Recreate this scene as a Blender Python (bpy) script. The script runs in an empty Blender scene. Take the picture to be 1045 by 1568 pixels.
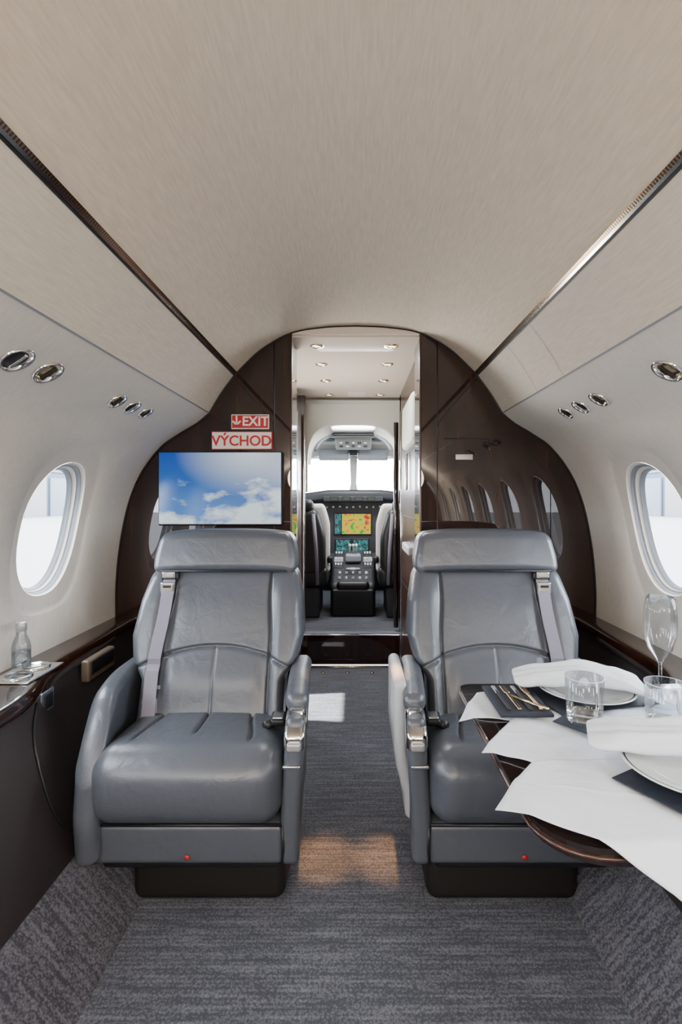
import bpy, bmesh, math, random
import numpy as np
from mathutils import Vector
random.seed(3)
rad=math.radians
COL=bpy.context.scene.collection
# ------------------------------------------------------------------ materials
def new_mat(name):
    m=bpy.data.materials.new(name); m.use_nodes=True
    nt=m.node_tree; b=nt.nodes['Principled BSDF']; return m,nt,b
def setc(b,k,v):
    if k in b.inputs: b.inputs[k].default_value=v
def mat(name,col,rough=.5,metal=0,coat=0,noise=0,nscale=200,bump=0,bscale=400,emit=None,es=0,stretch=(1,1,1),trans=0,ior=1.45,spec=None,sheen=0,coatior=1.5,coatr=.04,wrinkle=0,wscale=20):
    m,nt,b=new_mat(name)
    c=(col[0],col[1],col[2],1)
    setc(b,'Base Color',c); setc(b,'Roughness',rough); setc(b,'Metallic',metal)
    setc(b,'Coat Weight',coat); setc(b,'Coat Roughness',coatr); setc(b,'Coat IOR',coatior); setc(b,'Transmission Weight',trans); setc(b,'IOR',ior)
    if spec is not None: setc(b,'Specular IOR Level',spec)
    if sheen: setc(b,'Sheen Weight',sheen)
    if emit: setc(b,'Emission Color',(emit[0],emit[1],emit[2],1)); setc(b,'Emission Strength',es)
    if noise or bump:
        tc=nt.nodes.new('ShaderNodeTexCoord'); mp=nt.nodes.new('ShaderNodeMapping')
        mp.inputs['Scale'].default_value=stretch
        nt.links.new(tc.outputs['Object'],mp.inputs['Vector'])
    if noise:
        n=nt.nodes.new('ShaderNodeTexNoise'); n.inputs['Scale'].default_value=nscale; n.inputs['Detail'].default_value=5
        r=nt.nodes.new('ShaderNodeValToRGB')
        r.color_ramp.elements[0].position=.3; r.color_ramp.elements[1].position=.7
        r.color_ramp.elements[0].color=tuple(x*(1-noise) for x in col)+(1,)
        r.color_ramp.elements[1].color=tuple(min(1,x*(1+noise)) for x in col)+(1,)
        nt.links.new(mp.outputs[0],n.inputs['Vector']); nt.links.new(n.outputs['Fac'],r.inputs[0]); nt.links.new(r.outputs[0],b.inputs['Base Color'])
    if bump:
        n2=nt.nodes.new('ShaderNodeTexNoise'); n2.inputs['Scale'].default_value=bscale; n2.inputs['Detail'].default_value=3
        bp=nt.nodes.new('ShaderNodeBump'); bp.inputs['Strength'].default_value=bump; bp.inputs['Distance'].default_value=.002
        nt.links.new(mp.outputs[0],n2.inputs['Vector']); nt.links.new(n2.outputs['Fac'],bp.inputs['Height']); nt.links.new(bp.outputs[0],b.inputs['Normal'])
        if wrinkle:
            n3=nt.nodes.new('ShaderNodeTexNoise'); n3.inputs['Scale'].default_value=wscale; n3.inputs['Detail'].default_value=2; n3.inputs['Distortion'].default_value=1.0
            b3=nt.nodes.new('ShaderNodeBump'); b3.inputs['Strength'].default_value=wrinkle; b3.inputs['Distance'].default_value=.006
            nt.links.new(mp.outputs[0],n3.inputs['Vector']); nt.links.new(n3.outputs['Fac'],b3.inputs['Height']); nt.links.new(b3.outputs[0],bp.inputs['Normal'])
    return m
M_ceil=mat('headliner_fabric',(.650,.560,.450),.75,noise=.08,nscale=16,bump=.3,bscale=60,stretch=(14,1.2,6))
M_valance=mat('valance_fabric',(.655,.59,.50),.75,noise=.07,nscale=16,bump=.3,bscale=60,stretch=(14,1.2,14))
M_wall=mat('wall_fabric',(.65,.61,.555),.75,noise=.05,nscale=20,bump=.3,bscale=70,stretch=(2,8,2))
M_winfr=mat('window_surround',(.70,.68,.64),.5)
M_seal=mat('window_seal',(.22,.24,.27),.5)
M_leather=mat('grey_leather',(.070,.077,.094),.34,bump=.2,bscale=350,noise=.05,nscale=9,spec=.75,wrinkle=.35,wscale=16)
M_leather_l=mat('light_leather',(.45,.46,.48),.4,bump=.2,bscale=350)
M_dleather=mat('brown_leather',(.024,.018,.018),.5,bump=.3,bscale=300)
M_black=mat('black_plastic',(.008,.008,.010),.45)
M_ped=mat('pedestal_brown',(.008,.006,.005),.6)
M_wood=mat('dark_veneer',(.0150,.0040,.0022),.4,coat=1,coatior=1.6,coatr=.012,noise=.75,nscale=5,stretch=(11,11,.6),spec=.1)
M_woodr=mat('red_veneer',(.040,.013,.008),.35,coat=.4,coatr=.15,noise=.4,nscale=5,stretch=(9,9,.7))
M_tabw=mat('table_veneer',(.010,.005,.004),.15,coat=1,noise=.4,nscale=5,stretch=(2,12,2))
M_chrome=mat('chrome',(.72,.71,.69),.14,metal=1)
M_gold=mat('warm_metal',(.75,.58,.36),.2,metal=1)
M_belt=mat('belt_webbing',(.19,.175,.225),.6,bump=.4,bscale=900)
M_white=mat('linen_white',(.66,.69,.75),.8,bump=.25,bscale=500,wrinkle=.5,wscale=14)
M_porc=mat('porcelain',(.62,.64,.63),.12,coat=.5)
M_navy=mat('navy_mat',(.008,.012,.024),.6,bump=.3,bscale=600)
M_grey=mat('cockpit_grey',(.40,.41,.39),.5)
M_greyl=mat('cockpit_light',(.64,.63,.57),.5)
M_vceil=mat('vestibule_ceiling',(.68,.59,.50),.5)
M_dgrey=mat('cockpit_dark',(.022,.023,.028),.5)
M_red=mat('red_paint',(.50,.015,.02),.5)
M_signw=mat('sign_white',(.85,.80,.76),.5)
M_sheep=mat('sheepskin',(.62,.61,.59),.95,bump=1,bscale=120)
M_silver=mat('silver_label',(.45,.45,.45),.4,metal=.6)
M_lwood=mat('light_wood',(.12,.09,.065),.4)
M_conc=mat('apron_concrete',(.17,.17,.175),.9)
M_hang=mat('hangar_cladding',(.055,.075,.11),.8)
M_hang2=mat('hangar_roof',(.12,.14,.17),.8)
M_lamp=mat('lamp_lens',(1,.9,.7),.3,emit=(1,.85,.6),es=6)
def clearmat(name,col,base,k):
    m,nt,b=new_mat(name); out=nt.nodes['Material Output']
    tr=nt.nodes.new('ShaderNodeBsdfTransparent'); tr.inputs[0].default_value=col+(1,)
    gl=nt.nodes.new('ShaderNodeBsdfGlossy'); gl.inputs['Roughness'].default_value=.02
    lw=nt.nodes.new('ShaderNodeLayerWeight'); lw.inputs['Blend'].default_value=base
    mu=nt.nodes.new('ShaderNodeMath'); mu.operation='MULTIPLY'; mu.inputs[1].default_value=k; nt.links.new(lw.outputs['Fresnel'],mu.inputs[0])
    mi=nt.nodes.new('ShaderNodeMixShader'); nt.links.new(mu.outputs[0],mi.inputs[0]); nt.links.new(tr.outputs[0],mi.inputs[1]); nt.links.new(gl.outputs[0],mi.inputs[2]); nt.links.new(mi.outputs[0],out.inputs['Surface'])
    return m
M_glass=clearmat('clear_glass',(.86,.89,.91),.40,.6)
M_pane=clearmat('window_pane',(.97,.98,1),.08,.8)
M_rail,nt,b=new_mat('beaded_rail'); setc(b,'Metallic',1); setc(b,'Roughness',.18)
tc=nt.nodes.new('ShaderNodeTexCoord'); w=nt.nodes.new('ShaderNodeTexWave'); w.bands_direction='Y'; w.inputs['Scale'].default_value=45
r=nt.nodes.new('ShaderNodeValToRGB'); r.color_ramp.elements[0].color=(.16,.11,.07,1); r.color_ramp.elements[1].color=(.66,.52,.38,1)
nt.links.new(tc.outputs['Object'],w.inputs['Vector']); nt.links.new(w.outputs['Fac'],r.inputs[0]); nt.links.new(r.outputs[0],b.inputs['Base Color'])
def carpet(name,c1,c2,diag=False):
    m,nt,b=new_mat(name); setc(b,'Roughness',.95); setc(b,'Specular IOR Level',.2); setc(b,'Sheen Weight',.15)
    tc=nt.nodes.new('ShaderNodeTexCoord')
    mp=nt.nodes.new('ShaderNodeMapping'); nt.links.new(tc.outputs['Object'],mp.inputs['Vector'])
    mp.inputs['Scale'].default_value=(1.5,16,1.5)
    if diag: mp.inputs['Scale'].default_value=(3,18,3)
    n=nt.nodes.new('ShaderNodeTexNoise'); n.inputs['Scale'].default_value=4; n.inputs['Detail'].default_value=4; nt.links.new(mp.outputs[0],n.inputs['Vector'])
    wv=nt.nodes.new('ShaderNodeTexWave'); wv.bands_direction='Y'; wv.inputs['Scale'].default_value=28 if not diag else 16; wv.inputs['Distortion'].default_value=3 if not diag else 6; wv.inputs['Detail'].default_value=2; wv.inputs['Detail Scale'].default_value=8
    nt.links.new(tc.outputs['Object'],wv.inputs['Vector'])
    v=nt.nodes.new('ShaderNodeTexVoronoi'); v.inputs['Scale'].default_value=190; nt.links.new(tc.outputs['Object'],v.inputs['Vector'])
    a=nt.nodes.new('ShaderNodeMath'); a.operation='MULTIPLY_ADD'; a.inputs[1].default_value=.15 if not diag else .3; nt.links.new(wv.outputs['Fac'],a.inputs[0]); nt.links.new(n.outputs['Fac'],a.inputs[2])
    a2=nt.nodes.new('ShaderNodeMath'); a2.operation='MULTIPLY_ADD'; a2.inputs[1].default_value=-.6; nt.links.new(v.outputs['Distance'],a2.inputs[0]); nt.links.new(a.outputs[0],a2.inputs[2])
    r=nt.nodes.new('ShaderNodeValToRGB'); r.color_ramp.elements[0].position=.12; r.color_ramp.elements[1].position=.68
    r.color_ramp.elements[0].color=c1+(1,); r.color_ramp.elements[1].color=c2+(1,)
    nt.links.new(a2.outputs[0],r.inputs[0]); nt.links.new(r.outputs[0],b.inputs['Base Color'])
    bp=nt.nodes.new('ShaderNodeBump'); bp.inputs['Strength'].default_value=.5; bp.inputs['Distance'].default_value=.003
    nt.links.new(a2.outputs[0],bp.inputs['Height']); nt.links.new(bp.outputs[0],b.inputs['Normal'])
    return m
M_carpet=carpet('floor_carpet',(.045,.049,.064),(.155,.160,.188))
M_dado=carpet('dado_carpet',(.036,.036,.047),(.130,.128,.152),True)
M_screen,nt,b=new_mat('screen_sky_picture'); setc(b,'Roughness',.2); setc(b,'Base Color',(0.01,.01,.01,1))
tc=nt.nodes.new('ShaderNodeTexCoord'); sx=nt.nodes.new('ShaderNodeSeparateXYZ'); nt.links.new(tc.outputs['Generated'],sx.inputs[0])
g=nt.nodes.new('ShaderNodeValToRGB'); g.color_ramp.elements[0].color=(.02,.32,1,1); g.color_ramp.elements[1].color=(.0,.12,.72,1); nt.links.new(sx.outputs['Z'],g.inputs[0])
mp=nt.nodes.new('ShaderNodeMapping'); mp.inputs['Scale'].default_value=(3,1,3.6); nt.links.new(tc.outputs['Generated'],mp.inputs['Vector'])
n=nt.nodes.new('ShaderNodeTexNoise'); n.inputs['Scale'].default_value=1.5; n.inputs['Detail'].default_value=8; nt.links.new(mp.outputs[0],n.inputs['Vector'])
s=nt.nodes.new('ShaderNodeMath'); s.operation='MULTIPLY_ADD'; s.inputs[1].default_value=-.42; nt.links.new(sx.outputs['Z'],s.inputs[0]); nt.links.new(n.outputs['Fac'],s.inputs[2])
s2=nt.nodes.new('ShaderNodeMath'); s2.operation='MULTIPLY_ADD'; s2.inputs[1].default_value=.12; nt.links.new(sx.outputs['X'],s2.inputs[0]); nt.links.new(s.outputs[0],s2.inputs[2])
cr=nt.nodes.new('ShaderNodeValToRGB'); cr.color_ramp.elements[0].position=.40; cr.color_ramp.elements[1].position=.56; nt.links.new(s2.outputs[0],cr.inputs[0])
gd=nt.nodes.new('ShaderNodeTexGradient'); gd.gradient_type='SPHERICAL'
mp2=nt.nodes.new('ShaderNodeMapping'); mp2.inputs['Location'].default_value=(-.75*1.6,0,-1.0*1.6); mp2.inputs['Scale'].default_value=(1.6,0,1.6); nt.links.new(tc.outputs['Generated'],mp2.inputs['Vector']); nt.links.new(mp2.outputs[0],gd.inputs[0])
mxa=nt.nodes.new('ShaderNodeMath'); mxa.operation='MAXIMUM'; nt.links.new(cr.outputs[0],mxa.inputs[0]); nt.links.new(gd.outputs['Fac'],mxa.inputs[1])
mx=nt.nodes.new('ShaderNodeMixRGB'); mx.inputs['Color2'].default_value=(1.3,1.5,1.6,1); nt.links.new(mxa.outputs[0],mx.inputs['Fac']); nt.links.new(g.outputs[0],mx.inputs['Color1'])
nt.links.new(mx.outputs[0],b.inputs['Emission Color']); setc(b,'Emission Strength',.58)
def disp_mat(name,cols,scale,es=1.2):
    m,nt,b=new_mat(name); setc(b,'Base Color',(0.01,.01,.01,1))
    tc=nt.nodes.new('ShaderNodeTexCoord'); n=nt.nodes.new('ShaderNodeTexNoise'); n.inputs['Scale'].default_value=scale; n.inputs['Detail'].default_value=3
    nt.links.new(tc.outputs['Generated'],n.inputs['Vector']); r=nt.nodes.new('ShaderNodeValToRGB'); r.color_ramp.interpolation='CONSTANT'
    while len(r.color_ramp.elements)<len(cols): r.color_ramp.elements.new(.5)
    for i,c in enumerate(cols): r.color_ramp.elements[i].position=.3+.4*i/len(cols) if i else 0; r.color_ramp.elements[i].color=c+(1,)
    nt.links.new(n.outputs['Fac'],r.inputs[0]); nt.links.new(r.outputs[0],b.inputs['Emission Color']); setc(b,'Emission Strength',es); return m
M_map=disp_mat('terrain_map_display',[(.0,.40,.0),(.2,.75,.0),(.85,.70,.0),(.95,.62,.0),(.9,.18,.0),(.6,.0,.0)],4,.9)
M_eng=disp_mat('engine_display',[(.0,.02,.03),(.0,.04,.05),(.02,.30,.30),(.0,.04,.06),(.1,.7,.7)],7,.9)
M_knobs=disp_mat('lit_buttons',[(.01,.01,.012),(.01,.01,.012),(.01,.01,.012),(.05,.3,.1),(.01,.01,.01),(.3,.3,.3)],30,.4)
# ------------------------------------------------------------------ mesh helpers
def empty(name,loc=(0,0,0)):
    o=bpy.data.objects.new(name,None); o.location=loc; o.empty_display_size=.05; COL.objects.link(o); return o
def mk(name,verts,faces,m,parent=None,smooth=True,recalc=True,loc=None):
    me=bpy.data.meshes.new(name); me.from_pydata([tuple(map(float,v)) for v in verts],[],faces)
    if recalc:
        bm=bmesh.new(); bm.from_mesh(me); bmesh.ops.recalc_face_normals(bm,faces=bm.faces); bm.to_mesh(me); bm.free()
    me.materials.append(m)
    for p in me.polygons: p.use_smooth=smooth
    o=bpy.data.objects.new(name,me); COL.objects.link(o)
    if parent: o.parent=parent
    if loc: o.location=loc
    return o
def rbox(name,c,h,r,m,parent=None,n=(4,4,4),k=4,deform=None,mirror=1,rot=None):
    hx,hy,hz=h; r=min(r,hx*.98,hy*.98,hz*.98)
    def co(hh,nn):
        inner=list(np.linspace(-(hh-r),hh-r,nn+1)); e=[(hh-r)+r*math.tan(a) for a in np.linspace(0,math.pi/4,k+1)[1:]]
        return [-x for x in reversed(e)]+inner+e
    X,Y,Z=co(hx,n[0]),co(hy,n[1]),co(hz,n[2])
    idx={}; V=[]; F=[]
    def vid(x,y,z):
        key=(round(x,6),round(y,6),round(z,6))
        if key in idx: return idx[key]
        q=[max(-(a-r),min(a-r,b)) for a,b in ((hx,x),(hy,y),(hz,z))]
        d=[x-q[0],y-q[1],z-q[2]]; L=math.sqrt(sum(t*t for t in d)) or 1
        p=[q[i]+r*d[i]/L for i in range(3)]
        if rot is not None:
            v=Vector(p); v.rotate(rot); p=list(v)
        p=[p[i]+c[i] for i in range(3)]
        if deform: p=deform(*p)
        idx[key]=len(V); V.append((p[0]*mirror,p[1],p[2])); return idx[key]
    def grid(A,B,f):
        for i in range(len(A)-1):
            for j in range(len(B)-1):
                F.append((vid(*f(A[i],B[j])),vid(*f(A[i+1],B[j])),vid(*f(A[i+1],B[j+1])),vid(*f(A[i],B[j+1]))))
    for s in (-1,1):
        grid(X,Y,lambda a,b:(a,b,s*hz)); grid(X,Z,lambda a,b:(a,s*hy,b)); grid(Y,Z,lambda a,b:(s*hx,a,b))
    return mk(name,V,F,m,parent)
def box(name,lo,hi,m,parent=None,r=.003):
    c=[(a+b)/2 for a,b in zip(lo,hi)]; h=[abs(b-a)/2 for a,b in zip(lo,hi)]
    return rbox(name,c,h,min(r,min(h)*.9),m,parent,n=(1,1,1),k=2)
def prism(name,pts,y0,y1,m,parent=None,smooth=False):
    n=len(pts); V=[(x,y0,z) for x,z in pts]+[(x,y1,z) for x,z in pts]
    F=[tuple(range(n)),tuple(range(2*n-1,n-1,-1))]+[(i,(i+1)%n,n+(i+1)%n,n+i) for i in range(n)]
    return mk(name,V,F,m,parent,smooth)
def prismz(name,pts,z0,z1,m,parent=None):
    n=len(pts); V=[(x,y,z0) for x,y in pts]+[(x,y,z1) for x,y in pts]
    F=[tuple(range(n)),tuple(range(2*n-1,n-1,-1))]+[(i,(i+1)%n,n+(i+1)%n,n+i) for i in range(n)]
    return mk(name,V,F,m,parent,False)
def lathe(name,prof,m,parent=None,seg=48,loc=(0,0,0),closed=False):
    V=[];F=[]; k=len(prof)
    for i in range(seg):
        a=2*math.pi*i/seg
        for r_,z in prof: V.append((loc[0]+r_*math.cos(a),loc[1]+r_*math.sin(a),loc[2]+z))
    for i in range(seg):
        j=(i+1)%seg
        for t in range(k-1 if not closed else k):
            u=(t+1)%k; F.append((i*k+t,j*k+t,j*k+u,i*k+u))
    return mk(name,V,F,m,parent)
def sweep(name,prof,ys,m,parent=None,side=1,smooth=True):
    V=[];F=[];k=len(prof) if not callable(prof) else len(prof(ys[0]))
    for y in ys:
        P=prof(y) if callable(prof) else prof
        for x,z in P: V.append((side*x,y,z))
    for i in range(len(ys)-1):
        for j in range(k-1): F.append((i*k+j,i*k+j+1,(i+1)*k+j+1,(i+1)*k+j))
    return mk(name,V,F,m,parent,smooth,recalc=False)
def catmull(P,n=8):
    P=[np.array(p,float) for p in P]; P=[2*P[0]-P[1]]+P+[2*P[-1]-P[-2]]; out=[]
    for i in range(1,len(P)-2):
        for t in np.linspace(0,1,n,endpoint=False):
            a,b,c,d=P[i-1:i+3]
            out.append(tuple(.5*((2*b)+(-a+c)*t+(2*a-5*b+4*c-d)*t*t+(-a+3*b-3*c+d)*t**3)))
    out.append(tuple(P[-2])); return out
def tube(name,pts,r,m,parent=None,seg=8):
    V=[];F=[]
    pts=[Vector(p) for p in pts]
    for i,p in enumerate(pts):
        t=(pts[min(i+1,len(pts)-1)]-pts[max(i-1,0)]).normalized()
        up=Vector((0,0,1)) if abs(t.z)<.9 else Vector((1,0,0))
        a=t.cross(up).normalized(); b_=t.cross(a)
        for s in range(seg):
            an=2*math.pi*s/seg; V.append(p+a*math.cos(an)*r+b_*math.sin(an)*r)
    for i in range(len(pts)-1):
        for s in range(seg): F.append((i*seg+s,i*seg+(s+1)%seg,(i+1)*seg+(s+1)%seg,(i+1)*seg+s))
    F.append(tuple(range(seg))); F.append(tuple((len(pts)-1)*seg+s for s in range(seg)))
    return mk(name,V,F,m,parent)
def ss(a,b,x):
    t=max(0,min(1,(x-a)/(b-a))); return t*t*(3-2*t)
def ga(x,s): return math.exp(-(x/s)**2)
# ------------------------------------------------------------------ cabin shell
Y0,Y1=-1.66,2.1
S1=catmull([(0,1.765),(.13,1.759),(.2625,1.736),(.388,1.668),(.4956,1.567)])
S2=catmull([(.4956,1.567),(.553,1.488),(.603,1.406)],6)
S3=catmull([(.603,1.406),(.656,1.363),(.730,1.318),(.804,1.264),(.884,1.157),(.938,1.023),(.972,.849),(.986,.688),(.986,.56)],8)
zs=[p[1] for p in S3][::-1]; xs=[p[0] for p in S3][::-1]
def wx(z): return float(np.interp(z,zs,xs))
ceil=[( -x,z) for x,z in S1[::-1]]+S1[1:]
sweep('ceiling',ceil,np.linspace(Y0,Y1,30),M_ceil)
ZT=1.25; XT=wx(ZT)
topS3=[p for p in S3 if p[1]>ZT+.005]+[(XT,ZT)]
cells=[1.625-.58*i for i in range(6)]
wn=1
for side,nm in ((-1,'left'),(1,'right')):
    W=empty('wall_'+nm)
    sweep('valance_panel',S2,np.linspace(Y0,Y1,20),M_valance,W,side)
    sweep('upper_curve',topS3,np.linspace(Y0,Y1,30),M_wall,W,side)
    low=[(wx(z),z) for z in np.linspace(ZT,.56,48)]
    sweep('forward_panel',low,[1.912,1.95,Y1],M_wall,W,side)
    for yc in cells:
        back=[(wx(z)+.003,z) for z in np.linspace(ZT+.01,.55,48)]
        sweep('joint_backing',back,[yc+.29-.025,yc+.29+.025],M_wall,W,side)
    N=128; zc=.957
    for ci,yc in enumerate(cells):
        V=[];F=[]
        rows=[(None,),(.196,.266,3.0,0),(.193,.263,3.0,.004),(.180,.248,2.8,.008),(.160,.219,2.4,.011),(.153,.210,2.3,.014)]
        rings=[]
        for rw in rows:
            ring=[]
            for i in range(N):
                a=2*math.pi*i/N; c_,s_=math.cos(a),math.sin(a)
                if rw[0] is None:
                    hy=.29; hz=(ZT-zc) if s_>0 else (zc-.56)
                    t=min(hy/abs(c_) if abs(c_)>1e-6 else 1e9, hz/abs(s_) if abs(s_)>1e-6 else 1e9)
                    y=yc+c_*t; z=zc+s_*t; off=0
                else:
                    A,B,e,off=rw; y=yc+A*abs(c_)**(2/e)*(1 if c_>=0 else -1); z=zc+B*abs(s_)**(2/e)*(1 if s_>=0 else -1)
                ring.append(len(V)); V.append((side*(wx(z)+off),y,z))
            rings.append(ring)
        for k_ in range(len(rings)-1):
            for i in range(N): F.append((rings[k_][i],rings[k_][(i+1)%N],rings[k_+1][(i+1)%N],rings[k_+1][i]))
        R=rings[0]
        for (sy,sz) in ((1,1),(-1,1),(-1,-1),(1,-1)):
            cy=yc+sy*.29; cz=ZT if sz>0 else .56
            ang=math.atan2(cz-zc,cy-yc)%(2*math.pi); i=int(ang/(2*math.pi)*N)
            V.append((side*wx(cz),cy,cz)); F.append((R[i],len(V)-1,R[(i+1)%N]))
        mk('window_bay_%d'%(ci+1),V,F,M_wall,W,recalc=False)
        E=empty('window_%d'%wn); wn+=1
        def ringset(name,rows,m):
            V=[];F=[]
            for A,B,e,off in rows:
                for i in range(N):
                    a=2*math.pi*i/N; c_,s_=math.cos(a),math.sin(a)
                    y=yc+A*abs(c_)**(2/e)*(1 if c_>=0 else -1); z=zc+B*abs(s_)**(2/e)*(1 if s_>=0 else -1)
                    V.append((side*(wx(z)+off),y,z))
            for k_ in range(len(rows)-1):
                for i in range(N): F.append((k_*N+i,k_*N+(i+1)%N,(k_+1)*N+(i+1)%N,(k_+1)*N+i))
            return mk(name,V,F,m,E,recalc=False)
        ringset('reveal',[(.153,.210,2.3,.013),(.151,.208,2.25,.020),(.147,.204,2.25,.022)],M_winfr)
        ringset('shade_track',[(.147,.204,2.25,.022),(.145,.202,2.2,.024),(.1445,.2015,2.2,.031),(.140,.198,2.2,.033)],M_seal)
        ringset('inner_bezel',[(.140,.198,2.2,.033),(.138,.196,2.2,.034),(.1375,.1955,2.2,.041),(.132,.191,2.2,.042)],M_winfr)
        ringset('outer_reveal',[(.132,.191,2.2,.042),(.1305,.1895,2.15,.043),(.130,.189,2.15,.055),(.125,.186,2.15,.056)],M_seal)
        ringset('pane',[(.128,.188,2.15,.054),(.06,.09,2.2,.054),(.001,.001,2,.054)],M_pane)
def rail(name,m,a,b_,side,lift):
    (x0,z0),(x1,z1)=a,b_; dx,dz=x1-x0,z1-z0; L=math.hypot(dx,dz); nx,nz=-abs(dz)/L,-abs(dx)/L
    pr=[(x0,z0),(x0+nx*lift,z0+nz*lift),(x1+nx*lift,z1+nz*lift),(x1,z1)]
    return sweep(name,pr,[Y0,-.5,0,.5,1,1.5,Y1],m,None,side,smooth=False)
for side,i in ((-1,1),(1,5)):
    rail('trim_%d'%i,M_rail,(.4885,1.5740),(.4945,1.5680),side,.004)
    rail('trim_%d'%(i+1),M_chrome,(.4945,1.5680),(.4985,1.5635),side,.0055)
    rail('trim_%d'%(i+2),M_black,(.4988,1.5630),(.5020,1.5585),side,.002)
    rail('trim_%d'%(i+3),M_seal,(.6020,1.4080),(.6050,1.4042),side,.0015)
for j,(yy,mm) in enumerate(((1.477,M_seal),(1.69,M_seal))):
    V=[];F=[]
    for x,z in S2: V+= [(x-.0015,yy-.001,z-.001),(x-.0015,yy+.001,z-.001)]
    for i in range(len(S2)-1): F.append((2*i,2*i+1,2*i+3,2*i+2))
    mk('trim_%d'%(9+j),V,F,mm,recalc=False)
dxn,dzn=(.804-.656),(1.264-1.363); L=math.hypot(dxn,dzn)
def vent(y,side,kind,r=.034):
    E=empty('reading_light' if kind else 'air_vent')
    zz=1.337; x=.695
    nrm=Vector((side*dzn/L,0,-dxn/L))
    q=Vector((0,0,1)).rotation_difference(nrm)
    E.location=(side*x,y,zz); E.rotation_mode='QUATERNION'; E.rotation_quaternion=q
    lathe('bezel',[(r,-.004),(r,.003),(r*.95,.005),(r*.84,.003),(r*.80,-.004)],M_chrome,E,32)
    lathe('cup',[(r*.80,-.003),(r*.6,.001),(r*.4,.003),(.0001,.003)],M_black if not kind else M_gold,E,24)
    rbox('nozzle',(0,0,.004),(r*.62,.004,.004),.003,M_chrome if not kind else M_black,E)
for y,k_,r_ in ((1.049,0,.036),(1.155,1,.036),(1.49,1,.030),(1.59,0,.030),(1.69,1,.028)): vent(y,-1,k_,r_)
for y,k_,r_ in ((1.139,1,.036),(1.463,1,.030),(1.58,0,.030),(1.69,1,.028)): vent(y,1,k_,r_)
# ------------------------------------------------------------------ floor / side consoles
box('floor',(-1.0,Y0,-.05),(1.0,3.24,0),M_carpet,r=.001)
def inx(y): return .815+.085*ss(1.2,1.55,y)+.02*ss(1.6,2.1,y)
ys=list(np.linspace(Y0,1.1,8))+list(np.linspace(1.15,Y1,24))
for side,nm in ((-1,'left'),(1,'right')):
    E=empty('side_console' ,(0,0,0))
    sweep('baseboard_carpet',[(.56,-.002),(.565,.01),(.70,.158),(.703,.165)],[Y0,0,1,Y1],M_dado,E,side,smooth=False)
    def pr(y):
        a=inx(y); d=a-.815
        return catmull([(.700,.163),(.725+d*.5,.26),(.765+d*.9,.40),(a-.018,.49),(a-.008,.53)],6)
    sweep('leather_panel',pr,ys,M_dleather,E,side)
    def pt(y):
        a=inx(y)
        return [(a-.008,.530),(a-.016,.535),(a-.018,.545),(a-.014,.562),(a-.006,.568),(a,.570),(.9,.570) if a<.89 else (a+.01,.570),(.987,.570)]
    sweep('ledge_top',pt,ys,M_wood,E,side)
    def onp(y,z):
        P=pr(y); return float(np.interp(z,[p[1] for p in P],[p[0] for p in P]))
    pp=[(1.33,.52),(1.27,.48),(1.24,.42),(1.235,.34),(1.25,.27),(1.29,.215),(1.36,.19)]
    tube('panel_piping',[(side*(onp(y,z)-.003),y,z) for y,z in catmull(pp,5)],.0035,M_black,E)
    pp=[(1.42,.50),(1.46,.535),(1.60,.55),(1.9,.553)]
    tube('armrest_roll',[(side*(onp(y,min(z,.53))-.004),y,z-.02) for y,z in catmull(pp,5)],.012,M_dleather,E)
    Lt=empty('console_latch',(side*(onp(1.40,.50)-.004),1.40,.50))
    rbox('latch_plate',(0,0,0),(.007,.030,.030),.005,M_chrome,Lt); rbox('latch_recess',(-side*.006,0,0),(.004,.018,.020),.003,M_black,Lt)
T=empty('drink_holder_tray',(-.905,1.41,.570))
rbox('tray_plate',(0,0,.003),(.055,.085,.003),.003,M_chrome,T)
for dy in (-.04,.04): lathe('holder_ring',[(.036,.0),(.036,.010),(.031,.012),(.028,.006),(.0001,.0055)],M_chrome,T,32,(0,dy,.0))
Bt=empty('water_bottle',(-.935,1.41+.02,.582))
pb=[(.0001,.001),(.021,.001),(.024,.004),(.024,.055),(.021,.072),(.013,.09),(.0115,.105)]
lathe('glass_body',pb,M_glass,Bt,40)
lathe('water_fill',[(.0001,.004),(.0205,.004),(.0225,.008),(.0225,.045),(.0001,.045)],M_glass,Bt,32)
lathe('cap',[(.0001,.124),(.013,.124),(.0138,.12),(.0138,.103),(.0118,.101)],M_silver,Bt,32)
P=empty('magazine_pocket')
rbox('wood_lip',(-.865,1.72,.50),(.014,.09,.035),.008,M_lwood,P)
rbox('pocket_shadow',(-.851,1.72,.507),(.004,.075,.022),.004,M_black,P)
prism('wall_rear',[(-1,0),(-1,1.8),(1,1.8),(1,0)],Y0-.03,Y0,M_wood)
# ------------------------------------------------------------------ forward bulkhead
OX=.265
full=S1+S2[1:]+S3[1:]
bk=empty('wall_front')
for side in (-1,1):
    pts=[(side*OX,0)]+[(side*OX,1.736)]+[(side*(x+.004),z+.002) for x,z in full if x>OX+.01]+[(side*.99,.56),(side*.99,0)]
    prism('bulkhead_panel',pts,Y1,Y1+.20,M_wood,bk)
    box('edge_strip',(side*OX-.004,Y1-.006,0),(side*OX+.004,Y1+.004,1.735),M_woodr,bk,r=.002)
    xs_=side*.335
    tube('vertical_seam',[(xs_,Y1-.0005,.02),(xs_,Y1-.0005,1.695)],.0022,M_black,bk,6)
    tube('diagonal_seam',catmull([(side*.495,Y1-.0005,1.545),(side*.42,Y1-.0005,1.46),(side*.345,Y1-.0005,1.37),(side*.335,Y1-.0005,1.30)]),.002,M_black,bk,6)
hdr=[(x,z) for x,z in ceil if abs(x)<=OX+.01]
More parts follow.
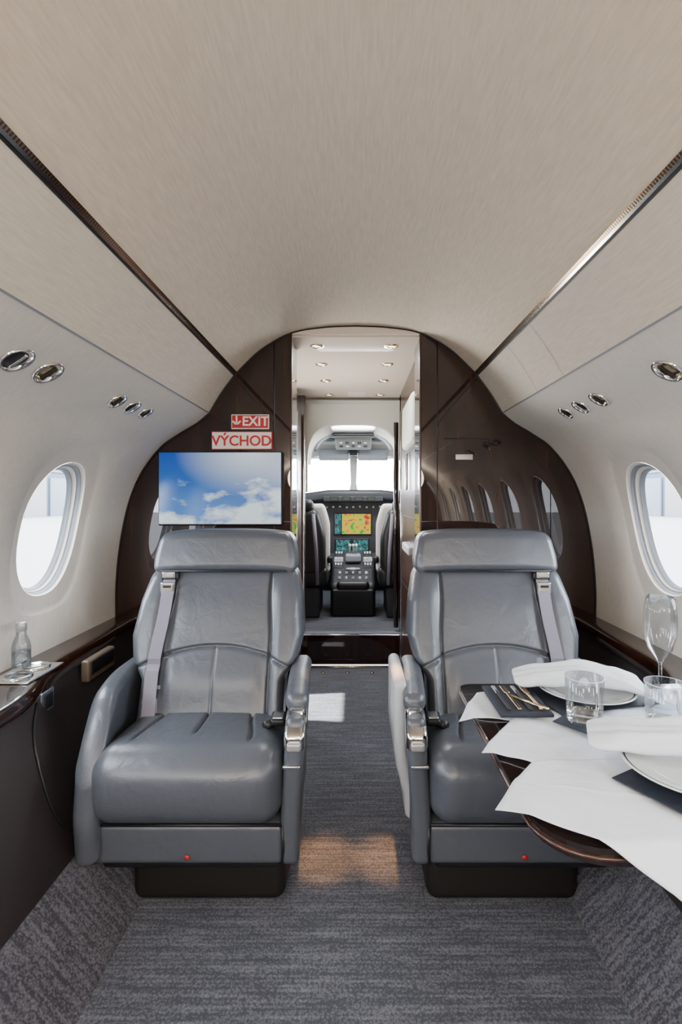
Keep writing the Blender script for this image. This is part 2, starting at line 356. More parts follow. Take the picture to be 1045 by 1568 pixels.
prism('opening_header',[(-OX,1.728)]+[(x,z+.01) for x,z in sorted(hdr)]+[(OX,1.728)],Y1,Y1+.02,M_vceil,bk)
tube('header_edge',[(x,Y1-.002,z-.004) for x,z in sorted(hdr)],.003,M_wood,bk,6)
for side in (-1,1):
    tube('edge_bead',[(side*(x-.003),Y1-.003,z-.002) for x,z in full if x>OX],.003,M_black,bk,6)
box('small_label',(.41,Y1-.003,1.213),(.48,Y1,1.235),M_silver,bk,.001)
for k_ in (-.02,.02):
    o=lathe('latch_knob',[(.0001,.0),(.009,.0),(.009,.01),(.0001,.01)],M_black,bk,20); o.location=(.555+k_,Y1,1.28); o.rotation_euler=(rad(90),0,0)
tube('door_outline',[(.80,Y1-.0005,.3),(.80,Y1-.0005,1.15),(.70,Y1-.0005,1.28),(.50,Y1-.0005,1.30),(.36,Y1-.0005,1.30)],.0018,M_black,bk,6)
SC=empty('wall_screen',(-.549,Y1,1.094))
rbox('bezel',(0,-.014,0),(.252,.014,.150),.006,M_black,SC)
mk('display',[(-.248,-.0286,-.143),(.246,-.0286,-.143),(.246,-.0286,.146),(-.248,-.0286,.146)],[(0,1,2,3)],M_screen,SC,False)
def sign(cx,cz,w,h,text,bg,fg,size,dz=0):
    E=empty('exit_sign',(cx,Y1,cz))
    rbox('plate',(0,-.004,0),(w/2,.004,h/2),.003,fg,E)
    box('face',(-w/2+.004,-.0095,-h/2+.004),(w/2-.004,-.0078,h/2-.004),bg,E,.0005)
    cu=bpy.data.curves.new('lettering','FONT'); cu.body=text; cu.size=size; cu.align_x='CENTER'; cu.align_y='CENTER'; cu.extrude=.0006; cu.offset=.0012
    o=bpy.data.objects.new('lettering',cu); COL.objects.link(o); o.rotation_euler=(rad(90),0,0); o.location=(0,-.0105,dz); cu.materials.append(fg); o.parent=E
sign(-.432,1.368,.155,.060,'\u2193EXIT',M_red,M_signw,.053)
sign(-.466,1.291,.250,.076,'V\u00ddCHOD',M_signw,M_red,.058,-.003)
# ------------------------------------------------------------------ vestibule
VC=1.722
box('ceiling_vestibule',(-.95,Y1+.02,VC),(.95,3.44,VC+.03),M_vceil,r=.001)
for y in (2.24,2.54,2.89,3.28):
    for x in (-.17,.155):
        E=empty('downlight',(x,y,VC))
        lathe('ring',[(.030,0),(.030,-.004),(.019,-.006),(.018,.0)],M_gold,E,24); lathe('lens',[(.019,-.002),(.0001,-.002)],M_lamp,E,24)
box('hatch_outline',(-.05,3.2,VC-.002),(.06,3.34,VC+.002),M_winfr)
D=empty('door_1')
dx0,dx1=-.65,-.62; zA,zB,yA,yB=.60,.86,2.48,2.72  # hole added in the door, sized to shape the sunbeam's patch on the carpet
box('panel_low',(dx0,Y1+.2,0),(dx1,3.24,zA),M_winfr,D); box('panel_high',(dx0,Y1+.2,zB),(dx1,3.24,1.71),M_winfr,D)
box('panel_aft',(dx0,Y1+.2,zA),(dx1,yA,zB),M_winfr,D); box('panel_fwd',(dx0,yB,zA),(dx1,3.24,zB),M_winfr,D)
WL=empty('wardrobe_cabinet')
prism('body',[(-.345,.0),(-.345,1.58),(-.36,1.61),(-.60,1.61),(-.60,.0)],3.02,3.238,M_woodr,WL)
tube('edge_chrome',[(-.347,3.018,.02),(-.347,3.018,1.57)],.005,M_chrome,WL)
rbox('door_seam',(-.40,3.0195,.8),(.002,.002,.7),.001,M_black,WL); rbox('handle',(-.372,3.012,.95),(.006,.006,.05),.005,M_chrome,WL)
G=empty('galley_cabinet')
prism('body',[(.285,0),(.285,1.72),(.95,1.72),(.95,0)],Y1+.2,3.24,M_woodr,G)
rbox('upper_pod',(.285,2.62,1.44),(.028,.24,.12),.027,M_greyl,G,n=(2,6,6))
rbox('counter',(.285,2.62,.80),(.035,.16,.022),.012,M_leather_l,G)
rbox('handle',(.272,2.75,1.20),(.008,.010,.10),.007,M_chrome,G)
tube('edge_chrome',[(.281,2.36,.02),(.281,2.36,1.70)],.004,M_woodr,G)
tube('edge_chrome_far',[(.283,3.20,.02),(.283,3.20,1.60)],.004,M_chrome,G)
for z in (.55,.95,1.30): box('shelf_gap',(.283,2.38,z),(.2855,3.18,z+.006),M_black,G,.001)
cp=empty('wall_cockpit_partition')
prism('left_leaf',[(-.95,0),(-.95,1.725),(-.33,1.725),(-.33,0)],3.30,3.36,M_woodr,cp)
prism('right_leaf',[(.95,0),(.95,1.725),(.285,1.725),(.285,0)],3.30,3.36,M_wood,cp)
tube('left_chrome',[(-.334,3.298,.1),(-.334,3.298,1.6)],.005,M_chrome,cp)
tube('right_dark',[(.262,3.33,.22),(.262,3.33,1.55)],.016,M_wood,cp)
def ring_arch(name,y0,y1,cx,a0,b0,a1,b1,zb,m,par,leg=.0,ex=.75):
    V=[];F=[];n=32
    def P(a,b,t): c,s=math.cos(t),math.sin(t); return (cx+a*abs(c)**ex*(1 if c>0 else -1),zb+b*max(0,s)**ex)
    A=[P(a0,b0,t) for t in np.linspace(0,math.pi,n)]; B=[P(a1,b1,t) for t in np.linspace(0,math.pi,n)]
    A=[(A[0][0],zb-leg)]+A+[(A[-1][0],zb-leg)]; B=[(B[0][0],zb-leg)]+B+[(B[-1][0],zb-leg)]
    k_=len(A)
    for y in (y0,y1): V+=[(x,y,z) for x,z in A]+[(x,y,z) for x,z in B]
    for i in range(k_-1):
        F+= [(i,i+1,k_+i+1,k_+i),(2*k_+i,2*k_+i+1,3*k_+i+1,3*k_+i),(k_+i,k_+i+1,3*k_+i+1,3*k_+i),(i,i+1,2*k_+i+1,2*k_+i)]
    return mk(name,V,F,m,par,smooth=False)
ring_arch('cockpit_arch',3.44,3.52,-.022,.62,.56,.305,.36,1.20,M_greyl,cp,.1,ex=.55)
ST=empty('cockpit_step')
box('riser',(-.60,3.255,0),(.283,3.29,.19),M_wood,ST); box('tread',(-.60,3.245,.19),(.283,3.298,.20),M_carpet,ST)
tube('nosing',[(-.59,3.245,.192),(.275,3.245,.192)],.004,M_chrome,ST)
tube('floor_strip',[(-.33,3.20,.002),(.275,3.20,.002)],.006,M_gold,ST)
for x in (-.2,-.05,.1): lathe('step_light',[(.0001,0),(.012,0),(.012,.004),(.0001,.004)],M_gold,ST,16).location=(x,3.1,.001)
# ------------------------------------------------------------------ cockpit
box('floor_cockpit',(-.9,3.36,.17),(.9,5.2,.198),M_carpet,r=.001)
box('floor_threshold',(-.329,3.29,.17),(.284,3.365,.1985),M_carpet,r=.001)
ck=empty('wall_cockpit')
for s in (-1,1):
    prism('side_low',[(s*.80,.17),(s*.86,.17),(s*.86,1.05),(s*.80,1.05)],3.36,5.1,M_dgrey,ck)
    prism('side_high',[(s*.80,1.40),(s*.84,1.40),(s*.66,1.72),(s*.60,1.70)],3.36,5.1,M_grey,ck)
    box('side_pillar',(s*.80-.02,3.36,1.0),(s*.80+.04,3.9,1.45),M_grey,ck)
    box('side_pillar_2',(s*.80-.03,4.55,1.0),(s*.80+.04,4.70,1.45),M_grey,ck)
V=[(-.65,3.36,1.70),(.65,3.36,1.70),(.72,4.3,1.60),(-.72,4.3,1.60),(.75,4.8,1.43),(-.75,4.8,1.43)]
mk('ceiling_cockpit',V,[(0,1,2,3),(3,2,4,5)],M_greyl,None,False)
box('front_low',(-.85,4.80,.17),(.85,4.85,1.08),M_dgrey,ck)
prism('center_post',[(-.075,1.05),(.035,1.05),(.005,1.2),(.015,1.44),(-.055,1.44),(-.045,1.2)],4.74,4.79,M_grey,ck)
ring_arch('mid_arch',4.05,4.12,-.02,.50,.44,.34,.25,1.33,M_greyl,ck)
ring_arch('front_arch',4.5,4.56,-.02,.60,.34,.42,.13,1.33,M_grey,ck)
tube('arch_dark_trim',[(-.02+.31*math.cos(t),4.04,1.36+.225*math.sin(t)**.8) for t in np.linspace(.25,math.pi-.25,20)],.012,M_seal,ck)
rbox('overhead_console',(-.02,3.95,1.60),(.17,.12,.035),.025,M_grey,ck)
rbox('overhead_panel',(-.02,4.22,1.515),(.15,.10,.02),.015,M_grey,ck,deform=lambda x,y,z:(x,y,z-(y-4.22)*.3))
for ix in range(5):
    for iy in range(2): rbox('overhead_switch',(-.12+.05*ix,4.16+.07*iy,1.51-.021*iy),(.014,.012,.008),.004,M_black if (ix+iy)%2 else M_silver,ck,n=(1,1,1),k=2)
for s in (-1,1): rbox('sun_visor',(-.02+s*.17,4.46,1.44),(.13,.012,.05),.011,M_seal,ck)
rbox('compass',(-.02,4.46,1.47),(.035,.03,.035),.01,M_black,ck)
rbox('header_lights',(-.02,4.0,1.555),(.16,.05,.014),.01,M_black,ck)
for s in (-1,1): lathe('handhold',[(.05,0),(.055,.01),(.05,.02),(.045,.01)],M_seal,ck,20,closed=True).location=(-.02+s*.20,4.2,1.53)
IP=empty('cockpit_instrument_panel')
rbox('body',(0,4.38,.80),(.66,.13,.30),.03,M_dgrey,IP,n=(8,2,4))
rbox('glareshield',(-.02,4.36,1.085),(.62,.20,.045),.035,M_dgrey,IP,n=(16,3,2),deform=lambda x,y,z:(x,y,z-.14*max(0,abs(x)-.22)))
def disp(name,x0,x1,z0,z1,m,y=4.245):
    rbox(name+'_bezel',((x0+x1)/2,y+.004,(z0+z1)/2),((x1-x0)/2+.012,.006,(z1-z0)/2+.012),.004,M_black,IP)
    mk(name,[(x0,y-.004,z0),(x1,y-.004,z0),(x1,y-.004,z1),(x0,y-.004,z1)],[(0,1,2,3)],m,IP,False)
disp('map_display',-.115,.124,.765,.930,M_map); disp('side_readout',-.172,-.122,.765,.93,M_eng)
disp('left_display',-.60,-.28,.76,.95,M_eng); disp('right_display',.24,.58,.76,.95,M_eng)
disp('lower_display_left',-.16,-.05,.625,.715,M_eng,4.235); disp('lower_display_right',-.015,.10,.625,.715,M_eng,4.235)
rbox('autopilot_panel',(-.02,4.155,1.055),(.24,.012,.022),.008,M_dgrey,IP)
for i in range(4): disp('autopilot_readout',-.20+.10*i,-.15+.10*i,1.045,1.064,M_knobs,4.14)
for i in range(9): 
    o=lathe('knob',[(.0001,0),(.010,0),(.010,.02),(.0001,.02)],M_silver,IP,12); o.location=(-.24+.055*i,4.25,.985+.003*(i%3)); o.rotation_euler=(rad(90),0,0)
PC=empty('throttle_pedestal')
def pz(y): return .535+(y-3.98)*.42
rbox('body',(-.02,3.98,.335),(.165,.25,.20),.03,M_dgrey,PC,n=(4,6,4),deform=lambda x,y,z:(x,y,z+(.0 if z<.25 else (y-3.98)*.42)))
rbox('quadrant',(-.02,4.06,pz(4.06)+.02),(.06,.07,.03),.015,M_seal,PC)
for x in (-.045,-.02,.005): 
    tube('thrust_lever',[(x,4.08,pz(4.08)+.03),(x,4.05,pz(4.06)+.11)],.006,M_silver,PC); rbox('lever_knob',(x,4.045,pz(4.06)+.12),(.011,.014,.012),.009,M_porc,PC)
for s in (-1,1):
    for k_ in range(3):
        yk=4.15-.085*k_; xk=-.02+s*.115
        rbox('switch_plate',(xk,yk,pz(yk)+.002),(.036,.034,.006),.004,M_seal if k_%2 else M_black,PC,n=(1,1,1),k=2,deform=lambda x,y,z,yk=yk:(x,y,z+(y-yk)*.42))
        for q in (-1,0,1): lathe('round_knob',[(.0001,.016),(.007,.016),(.008,0)],M_silver if (q+k_)%2 else M_porc,PC,10,(xk+q*.021,yk,pz(yk)+.006))
for iy in range(2):
    for ix in range(5): lathe('console_knob',[(.0001,.018),(.009,.018),(.011,0)],M_silver if (ix+iy)%2 else M_seal,PC,12,(-.12+.05*ix,3.80+.07*iy,pz(3.80+.07*iy)))
tube('trim_wheel',[(-.02+.05*math.cos(a),3.90+.03*math.sin(a),pz(3.9)+.02) for a in np.linspace(0,2*math.pi,16)],.006,M_silver,PC)
rbox('cushion_pad',(-.02,3.735,.42),(.12,.03,.035),.03,M_black,PC)
rbox('front_cover',(-.02,3.725,.30),(.155,.02,.10),.018,M_black,PC)
for s in (-1,1):
    x=-.02+s*.40; E=empty('pilot_seat')
    rbox('cushion',(x,3.85,.50),(.22,.24,.08),.05,M_black,E,n=(4,4,2)); rbox('base',(x,3.87,.31),(.16,.2,.115),.02,M_dgrey,E)
    rbox('backrest',(x,3.66,.74),(.205,.055,.24),.05,M_black,E,n=(8,3,8),deform=lambda a,b,c:(x+(a-x)*(1-.25*ss(.75,1.0,c)),b,c))
    rbox('sheepskin_cover',(x-s*.012,3.72,.77),(.222,.035,.25),.034,M_sheep,E,n=(6,2,8),deform=lambda a,b,c:(x+(a-x)*(1-.18*ss(.85,1.05,c)),b,c))
    rbox('headrest',(x,3.66,1.00),(.12,.045,.05),.04,M_black,E,n=(4,2,3))
    rbox('armrest',(x-s*.235,3.78,.62),(.02,.14,.025),.018,M_black,E)
    tube('harness',[(x-s*.12,3.60,.95),(x-s*.14,3.598,.7),(x-s*.15,3.60,.45)],.014,M_belt,E)
    tube('yoke_column',[(x,4.25,.72),(x,4.08,.74)],.018,M_black,IP); 
    tube('yoke_wheel',catmull([(x-.13,4.06,.84),(x-.12,4.06,.76),(x-.04,4.07,.74),(x+.04,4.07,.74),(x+.12,4.06,.76),(x+.13,4.06,.84)]),.016,M_black,IP)
# ------------------------------------------------------------------ cabin seats
def yf(z): return .300+.46*(z-.4)
def front(x,z):
    ax=abs(x); y=yf(z)
    y-=.024*ss(.150,.205,ax)*ss(.86,.72,z)
    y-=.014*ga(z-.50,.06)*ss(.17,.12,ax)
    y-=.006*ga(z-.70,.08)*ss(.17,.10,ax)
    seam=.158+.012*ss(.75,.60,z)
    y+=.018*ga(ax-seam,.0045)*(1 if z<.82 else 0)
    zr=.590-1.0*x*x
    y+=.016*ga(z-zr,.0045)*ss(.27,.23,ax)
    if z<zr: y+=.006*ga(x,.004)
    return y
def seat(cx,m):
    E=empty('cabin_seat',(cx,1.22,0))
    mm=m
    rbox('pedestal',(.055,.31,.067),(.200,.20,.067),.03,M_ped,E,n=(2,2,1),mirror=mm)
    rbox('under_frame',(.005,.25,.150),(.22,.20,.02),.015,M_black,E,mirror=mm)
    rbox('skirt',(.005,.235,.205),(.236,.205,.050),.016,M_leather,E,n=(6,4,3),mirror=mm)
    tube('skirt_piping',[(mm*-.225,.028,.256),(mm*.235,.028,.256)],.004,M_black,E)
    tube('skirt_edge_outer',[(mm*-.229,.030,.160),(mm*-.231,.026,.20),(mm*-.229,.030,.252)],.004,M_black,E)
    tube('skirt_edge_inner',[(mm*.239,.030,.160),(mm*.241,.026,.20),(mm*.239,.030,.252)],.004,M_black,E)
    o=lathe('recline_button',[(.0001,0),(.006,0),(.006,.003),(.0001,.003)],M_red,E,16); o.location=(mm*.028,.0285,.178); o.rotation_euler=(rad(90),0,0)
    def dc(x,y,z):
        t=ss(.30,.44,z); z2=z-.13*max(0,y-.03)*t+.008*(1-(x/.24)**2)*t
        z2-=.014*t*ga(abs(x)-.150+.02*ss(.1,.3,y),.0045)*ss(.05,.12,y)+.012*t*ga(x,.0045)*ss(.10,.15,y)
        z2-=.008*t*ss(.08,-.0,y)
        f=ss(.08,-.0,y); y2=y-.024*f*math.sin(max(0,min(1,(z-.26)/.2))*math.pi)*(1-(x/.26)**4)
        return (x,y2,z2)
    rbox('seat_cushion',(.003,.185,.348),(.236,.185,.096),.060,M_leather,E,n=(90,34,10),k=6,deform=dc,mirror=mm)
    def da(x,y,z):
        top=.540-.17*(max(0,.18-y)/.18)**2
        z2=.165+(z-.165)*(top-.165)/(.545-.165)
        x2=x-.012*math.sin(max(0,min(1,(z-.17)/.37))*math.pi)*ss(-.0,.2,y)+.038*ss(.36,.0,y)
        return (x2,y-.01*ga(z-.35,.1),z2)
    rbox('outer_arm',(-.270,.245,.355),(.031,.245,.19),.030,M_leather,E,n=(2,20,16),k=6,deform=da,mirror=mm)
    rbox('outer_arm_shell',(-.240,.25,.19),(.026,.22,.04),.015,M_black,E,mirror=mm)
    rbox('inner_arm',(.268,.24,.33),(.024,.215,.175),.018,M_leather,E,n=(2,8,10),k=4,deform=lambda x,y,z:(x-.012*ss(.5,.2,z),y+.02*ss(.42,.5,z)*ss(.15,.03,y),z),mirror=mm)
    rbox('inner_arm_cap',(.268,.29,.522),(.030,.165,.026),.024,M_leather,E,n=(2,10,2),k=5,deform=lambda x,y,z:(x,y,z-.015*ss(.25,.1,y)),mirror=mm)
    rbox('arm_console',(.268,.075,.470),(.026,.056,.036),.014,M_chrome,E,n=(2,6,4),deform=lambda x,y,z:(x,y,z-.4*max(0,.09-y)*ss(.44,.5,z)),mirror=mm)
    rbox('arm_console_lid',(.268,.060,.496),(.019,.036,.008),.006,M_woodr,E,deform=lambda x,y,z:(x,y,z-.35*max(0,.10-y)),mirror=mm)
    rbox('arm_button',(.268,.016,.452),(.017,.008,.010),.006,M_silver,E,mirror=mm)
    rbox('arm_trim_line',(.262,.022,.40),(.022,.004,.004),.003,M_chrome,E,mirror=mm)
    wz=[.30,.50,.56,.62,.72,.82]; ww=[.80,.81,.95,1.0,.965,.885]
    def db(x,y,z):
        s=float(np.interp(z,wz,ww)); fw=max(0,min(1,(.0-y)/.062)); X=x*s
        base=yf(z)+(y+.065)
        return (X,base+fw*(front(X,z)-yf(z)),z)
    rbox('seat_back',(0,0,.58),(.272,.065,.245),.038,M_leather,E,n=(130,6,100),k=6,deform=db,mirror=mm)
    def dh(x,y,z):
        u=x/.238
        return (x*(1.012-.06*ss(.85,.95,z)),y-.008*math.cos(u*1.4)+.25*(z-.87),z-.010*abs(u)**4+.004*(1-u*u))
    rbox('headrest',(0,yf(.87)+.036,.876),(.238,.060,.068),.030,M_leather,E,n=(24,6,6),k=7,deform=dh,mirror=mm)
    tube('headrest_piping',[(mm*-.21,yf(.81)-.006,.812),(mm*.21,yf(.81)-.006,.812)],.003,M_black,E)
    V=[];F=[]; n=24
    bx=-.172
    for i,z in enumerate(np.linspace(.795,.415,n)):
        xo=bx+.004*math.sin(i*.3)-.004*(i/n); y=min(front(xo-.018,z),front(xo+.018,z),front(xo,z))-.006
        for dx_,dy in ((-.0195,0),(.0195,0),(.0195,-.003),(-.0195,-.003)): V.append((mm*(xo+dx_),y+dy,z))
    for i in range(n-1):
        for j in range(4): F.append((4*i+j,4*i+(j+1)%4,4*i+4+(j+1)%4,4*i+4+j))
    mk('shoulder_belt',V,F,M_belt,E,smooth=False)
    rbox('belt_slot',(bx,yf(.80)-.012,.798),(.029,.014,.014),.008,M_black,E,mirror=mm)
    rbox('belt_bracket',(bx,yf(.80)-.030,.803),(.021,.005,.011),.004,M_chrome,E,mirror=mm)
    rbox('belt_tongue',(bx,front(bx,.755)-.014,.762),(.022,.004,.019),.004,M_chrome,E,mirror=mm)
    rbox('tongue_hole',(bx,front(bx,.755)-.019,.768),(.013,.002,.004),.0015,M_black,E,mirror=mm)
    rbox('belt_stop',(bx-.004,front(bx,.48)-.014,.482),(.022,.004,.006),.003,M_seal,E,mirror=mm)
    rbox('lower_buckle',(bx-.006,front(bx,.43)-.016,.435),(.023,.008,.022),.006,M_belt,E,mirror=mm)
    tube('lap_strap',[(mm*.225,.24,.43),(mm*.205,.20,.432),(mm*.18,.17,.436)],.012,M_black,E)
    rbox('lap_buckle',(.215,.19,.447),(.020,.032,.010),.008,M_black,E,mirror=mm)
    rbox('lap_buckle_plate',(.215,.185,.458),(.014,.022,.003),.003,M_chrome,E,mirror=mm)
    for ch in E.children:
        if ch.type=='MESH' and ch.name.split('.')[0] not in('recline_button','pedestal'):
            for v in ch.data.vertices: v.co.x+=mm*.022*ss(.40,.0,v.co.y)
    return E
seat(-.44,1)
s2=seat(.44,-1)
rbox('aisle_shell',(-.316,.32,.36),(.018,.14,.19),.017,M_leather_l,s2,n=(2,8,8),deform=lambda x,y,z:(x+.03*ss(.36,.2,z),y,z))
# ------------------------------------------------------------------ table
TB=empty('dining_table')
def arc(cx,cy,r_,a0,a1,n=8): return [(cx+r_*math.cos(rad(a)),cy+r_*math.sin(rad(a))) for a in np.linspace(a0,a1,n)]
outl=[(.83,1.20)]+arc(.27,1.17,.03,90,180)+arc(.32,.715,.083,180,270)+[(.83,.632)]
prismz('table_top',outl,.606,.618,M_tabw,TB)
prismz('table_leaf_edge',[(x+.006 if x<.5 else x,y+(.006 if y<.9 else -.006)) for x,y in outl],.592,.606,M_tabw,TB)
prismz('under_slab',[(.30,.70),(.30,1.15),(.83,1.15),(.83,.70)],.578,.592,M_black,TB)
tube('edge_trim',[(x-.001,y-.001,.606) for x,y in outl[1:]],.003,M_woodr,TB,6)
box('support_arm',(.60,.90,.52),(.82,.98,.578),M_black,TB)
ZTB=.618
def cloth(name,q,fz,seed):
    n=70; V=[];F=[]; rnd=random.Random(seed); ph=[rnd.uniform(0,6) for _ in range(6)]
    q=[np.array(p) for p in q]
    for i in range(n):
        for j in range(n):
            u,v=i/(n-1),j/(n-1)
            p=(1-u)*(1-v)*q[0]+(1-u)*v*q[1]+u*v*q[2]+u*(1-v)*q[3]
            x,y=p
            z=fz+.002+.0020*(math.sin(x*40+y*22+ph[0])+math.sin(y*46-x*14+ph[1]))*.5+.001*math.sin(x*90+ph[2]+3*math.sin(y*18))
            z+=.0012*ga(u-.5,.012)+.0012*ga(v-.5,.012)
            z=max(z,fz+.001)
            ex=max(0,.234-x); ey=max(0,.630-y)
            if ex>0: z-=ex*.35; 
            if ey>0: z-=ey*.80; y=.630-ey*.45-.003
            V.append((x,y,z))
    for i in range(n-1):
        for j in range(n-1): F.append((i*n+j,i*n+j+1,(i+1)*n+j+1,(i+1)*n+j))
    o=mk(name,V,F,M_white); md=o.modifiers.new('thick','SOLIDIFY'); md.thickness=.001; return o
cloth('linen_placemat',[(.205,1.015),(.27,1.14),(.82,1.17),(.82,.90)],ZTB+.001,1)
cloth('linen_placemat',[(.215,.872),(.31,1.0),(.82,1.02),(.50,.70)],ZTB+.005,2)
cloth('linen_placemat',[(.195,.715),(.285,.825),(.82,.86),(.56,.43)],ZTB+.009,3)
def slab(name,cx,cy,z,w,h,rot,m,t=.0015):
    c_,s_=math.cos(rad(rot)),math.sin(rad(rot)); P4=[(cx+a*c_-b*s_,cy+a*s_+b*c_) for a,b in ((-w/2,-h/2),(w/2,-h/2),(w/2,h/2),(-w/2,h/2))]
    return prismz(name,P4,z,z+t,m)
za=ZTB+.008
slab('navy_coaster',.432,.962,za+.004,.085,.085,40,M_navy)
slab('navy_coaster',.565,.925,za+.006,.09,.09,40,M_navy)
slab('navy_charger_mat',.50,1.105,za,.23,.15,14,M_navy)
slab('navy_charger_mat',.523,.757,za+.009,.24,.15,30,M_navy)
def plate(x,y,z):
    E=empty('dinner_plate',(x,y,z))
    pf=[(.0001,0),(.055,0),(.06,.002),(.098,.012),(.101,.014),(.100,.0155),(.096,.0145),(.062,.0055),(.055,.004),(.0001,.004)]
    lathe('plate_body',pf,M_porc,E,72); lathe('rim_line',[(.0935,.0141),(.0955,.0149),(.0965,.0151)],M_dgrey,E,72)
plate(.500,1.115,za+.003); plate(.510,.770,za+.012)
def napkin(x,y,z,L,rot,seed):
    rnd=random.Random(seed); p0=rnd.uniform(0,6)
    c_,s_=math.cos(rad(rot)),math.sin(rad(rot))
    def d(a,b,c):
        t=a/(L/2); w=.85+.5*abs(t)**2-.30*ss(.75,1,-t)
        th=(1-.62*abs(t)**1.4)
        b2=b*w; up=1 if c>0 else 0
        fold=abs(math.sin(b*62+t*1.3+p0))
        c2=.021+(c)*th+up*(.010*fold-.004+.003*math.sin(b*210+t*6))*th+.004*math.sin(t*5+p0)-.014*ss(.6,1,abs(t))
        return (x+a*c_-b2*s_,y+a*s_+b2*c_+.006*math.sin(t*3),z+max(.001,c2))
    rbox('folded_napkin',(0,0,0),(L/2,.046,.019),.017,M_white,None,n=(60,60,4),k=4,deform=d)
napkin(.485,1.12,za+.019,.27,-12,4); napkin(.515,.800,za+.028,.28,-22,8)
def tumbler(x,y,z):
    E=empty('tumbler_glass',(x,y,z))
    lathe('glass_wall',[(.0001,.001),(.027,.001),(.031,.004),(.0325,.03),(.0345,.085),(.0337,.0856)],M_glass,E,56)
    lathe('thick_base',[(.0001,.013),(.024,.013),(.0305,.017)],M_glass,E,56)
    lathe('rim',[(.0345,.0845),(.0348,.0858),(.0336,.0858)],M_porc,E,56)
tumbler(.430,.962,za+.006); tumbler(.560,.925,za+.008)
FL=empty('champagne_flute',(.622,1.045,za+.004))
lathe('flute_glass',[(.031,.001),(.012,.004),(.0045,.010),(.0035,.03),(.0035,.085),(.008,.095),(.022,.115),(.0295,.14),(.0315,.165),(.030,.195),(.0265,.222),(.0258,.222)],M_glass,FL,56)
CU=empty('cutlery_set',(.331,1.06,za+.004))
rbox('navy_pouch',(0,0,.004),(.052,.076,.004),.003,M_navy,CU)
for i,x in enumerate((-.03,-.01,.012,.032)):
    rbox('handle',(x,-.01,.010),(.0035,.05,.002),.0018,M_gold if i%2 else M_dgrey,CU,n=(1,4,1))
    rbox('head',(x,.045,.010),(.006 if i%2 else .004,.020,.0018),.0016,M_gold if i%2 else M_silver,CU,n=(1,3,1))
tube('crossing_fork',[(-.01,.0,.014),(.03,-.05,.013),(.045,-.065,.012)],.003,M_gold,CU)
# ------------------------------------------------------------------ outside
mk('ground_apron',[(-90,-90,-1.3),(90,-90,-1.3),(90,90,-1.3),(-90,90,-1.3)],[(0,1,2,3)],M_conc,None,False)
for s in (-1,1):
    H=empty('hangar_building',(s*40,0,0))
    for q,(ya,yb,ht) in enumerate(((-10,12,3.2),(14,30,4.8),(33,60,3.0),(64,85,5.5))):
        box('hall',(s*3 if s>0 else -9,ya,-1.3),(9 if s>0 else -3,yb,ht),M_hang,H,.05)
        box('roof_band',(s*2.8 if s>0 else -9,ya,ht-.6),(9 if s>0 else -2.8,yb,ht),M_hang2,H,.05)
        for t in range(3): box('hall_door',(s*2.7,ya+2+t*(yb-ya-4)/3,-1.3),(s*2.95,ya+1+(t+1)*(yb-ya-4)/3,ht-1.4),M_hang2 if t%2 else M_conc,H,.02)
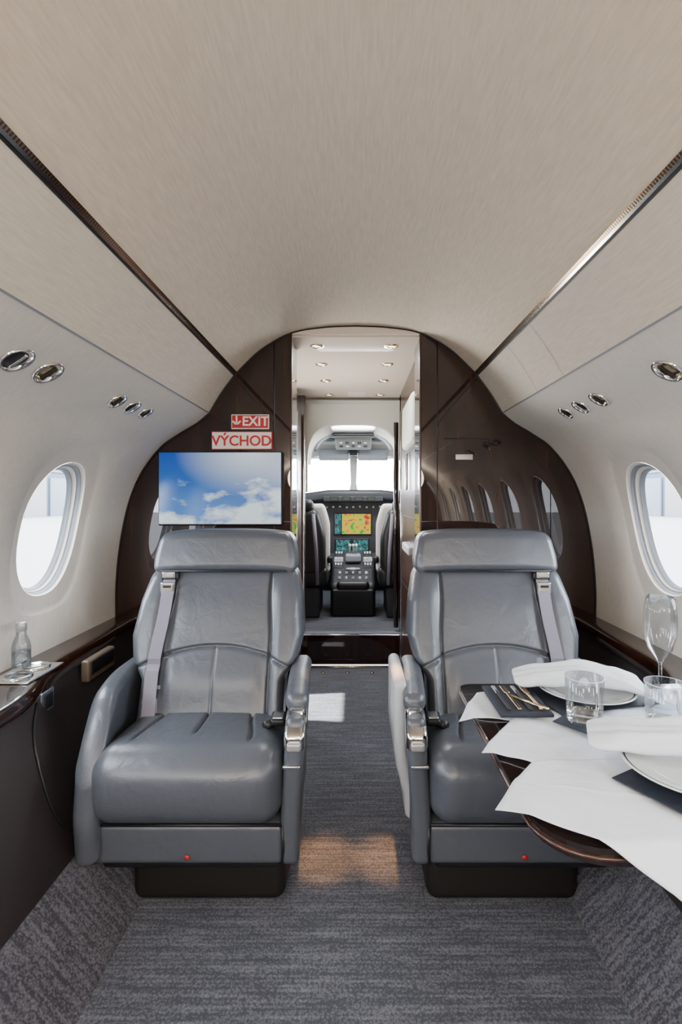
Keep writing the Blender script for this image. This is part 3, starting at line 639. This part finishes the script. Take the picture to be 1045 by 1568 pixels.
# ------------------------------------------------------------------ light
wd=bpy.data.worlds.new('world'); bpy.context.scene.world=wd; wd.use_nodes=True
nt=wd.node_tree; bg=nt.nodes['Background']; bg.inputs['Strength'].default_value=28; bg.inputs['Color'].default_value=(.87,.94,1,1)
def area(name,loc,rot,sx_,sy_,p,col=(1,1,1),portal=False):
    l=bpy.data.lights.new(name,'AREA'); l.shape='RECTANGLE'; l.size=sx_; l.size_y=sy_; l.energy=p; l.color=col
    if portal: l.cycles.is_portal=True
    o=bpy.data.objects.new(name,l); o.location=loc; o.rotation_euler=rot; COL.objects.link(o); return o
for yc in cells:
    for s in (-1,1):
        area('window_daylight_portal',(s*1.08,yc,.957),(0,rad(90)*s,0),.42,.30,1,portal=True)
area('windshield_portal',(0,4.84,1.25),(rad(-90),0,0),1.5,.4,1,portal=True)
area('rear_cabin_fill',(0,-.9,1.70),(0,0,0),.5,1.2,14,(1,.92,.82))  # soft fill added behind the camera, no actual fixture
area('vestibule_fill',(-.45,2.8,1.0),(0,rad(-120),0),.5,.5,16,(1,.94,.86))  # added fill in mid-air, brightens the vestibule and its ceiling
area('vestibule_downlighting',(0,2.35,1.715),(rad(-14),0,0),.34,.1,10,(.92,.96,1))
area('cockpit_fill',(0,3.7,1.60),(rad(20),0,0),.4,.2,18,(1,1,1))  # unseen fill added to brighten the cockpit
def point(name,loc,p,col,r_):
    l=bpy.data.lights.new(name,'POINT'); l.energy=p; l.color=col; l.shadow_soft_size=r_
    o=bpy.data.objects.new(name,l); o.location=loc; COL.objects.link(o)
for s in (-1,1): point('cabin_bounce_fill',(s*.5,-.7,1.25),40,(1,.87,.72),.15)  # added warm bounce fill for an even ceiling, no wall fixtures
def spot(name,loc,target,p,ang,blend,col,size=.01):
    l=bpy.data.lights.new(name,'SPOT'); l.energy=p; l.spot_size=rad(ang); l.spot_blend=blend; l.color=col; l.shadow_soft_size=size
    o=bpy.data.objects.new(name,l); o.location=loc; o.rotation_euler=(Vector(target)-Vector(loc)).to_track_quat('-Z','Y').to_euler(); COL.objects.link(o)
spot('aisle_spot_left',(-.06,1.50,1.70),(-.095,1.50,0),320,8.5,.9,(1,.46,.16),.02)
spot('aisle_spot_right',(.06,1.50,1.70),(.095,1.50,0),320,8.5,.9,(1,.46,.16),.02)
spot('door_sunbeam',(-1.82,2.60,2.60),(-.14,2.595,0),6500,30,.1,(1,.96,.9),.03)
# ------------------------------------------------------------------ camera
cam=bpy.data.cameras.new('camera'); co=bpy.data.objects.new('camera',cam); COL.objects.link(co)
cam.sensor_fit='VERTICAL'; cam.sensor_height=36; cam.sensor_width=24; cam.lens=18; cam.shift_x=-.0144; cam.shift_y=-.0122; cam.clip_start=.02
co.location=(0,0,1.05); co.rotation_euler=(rad(90),0,0)
bpy.context.scene.camera=co
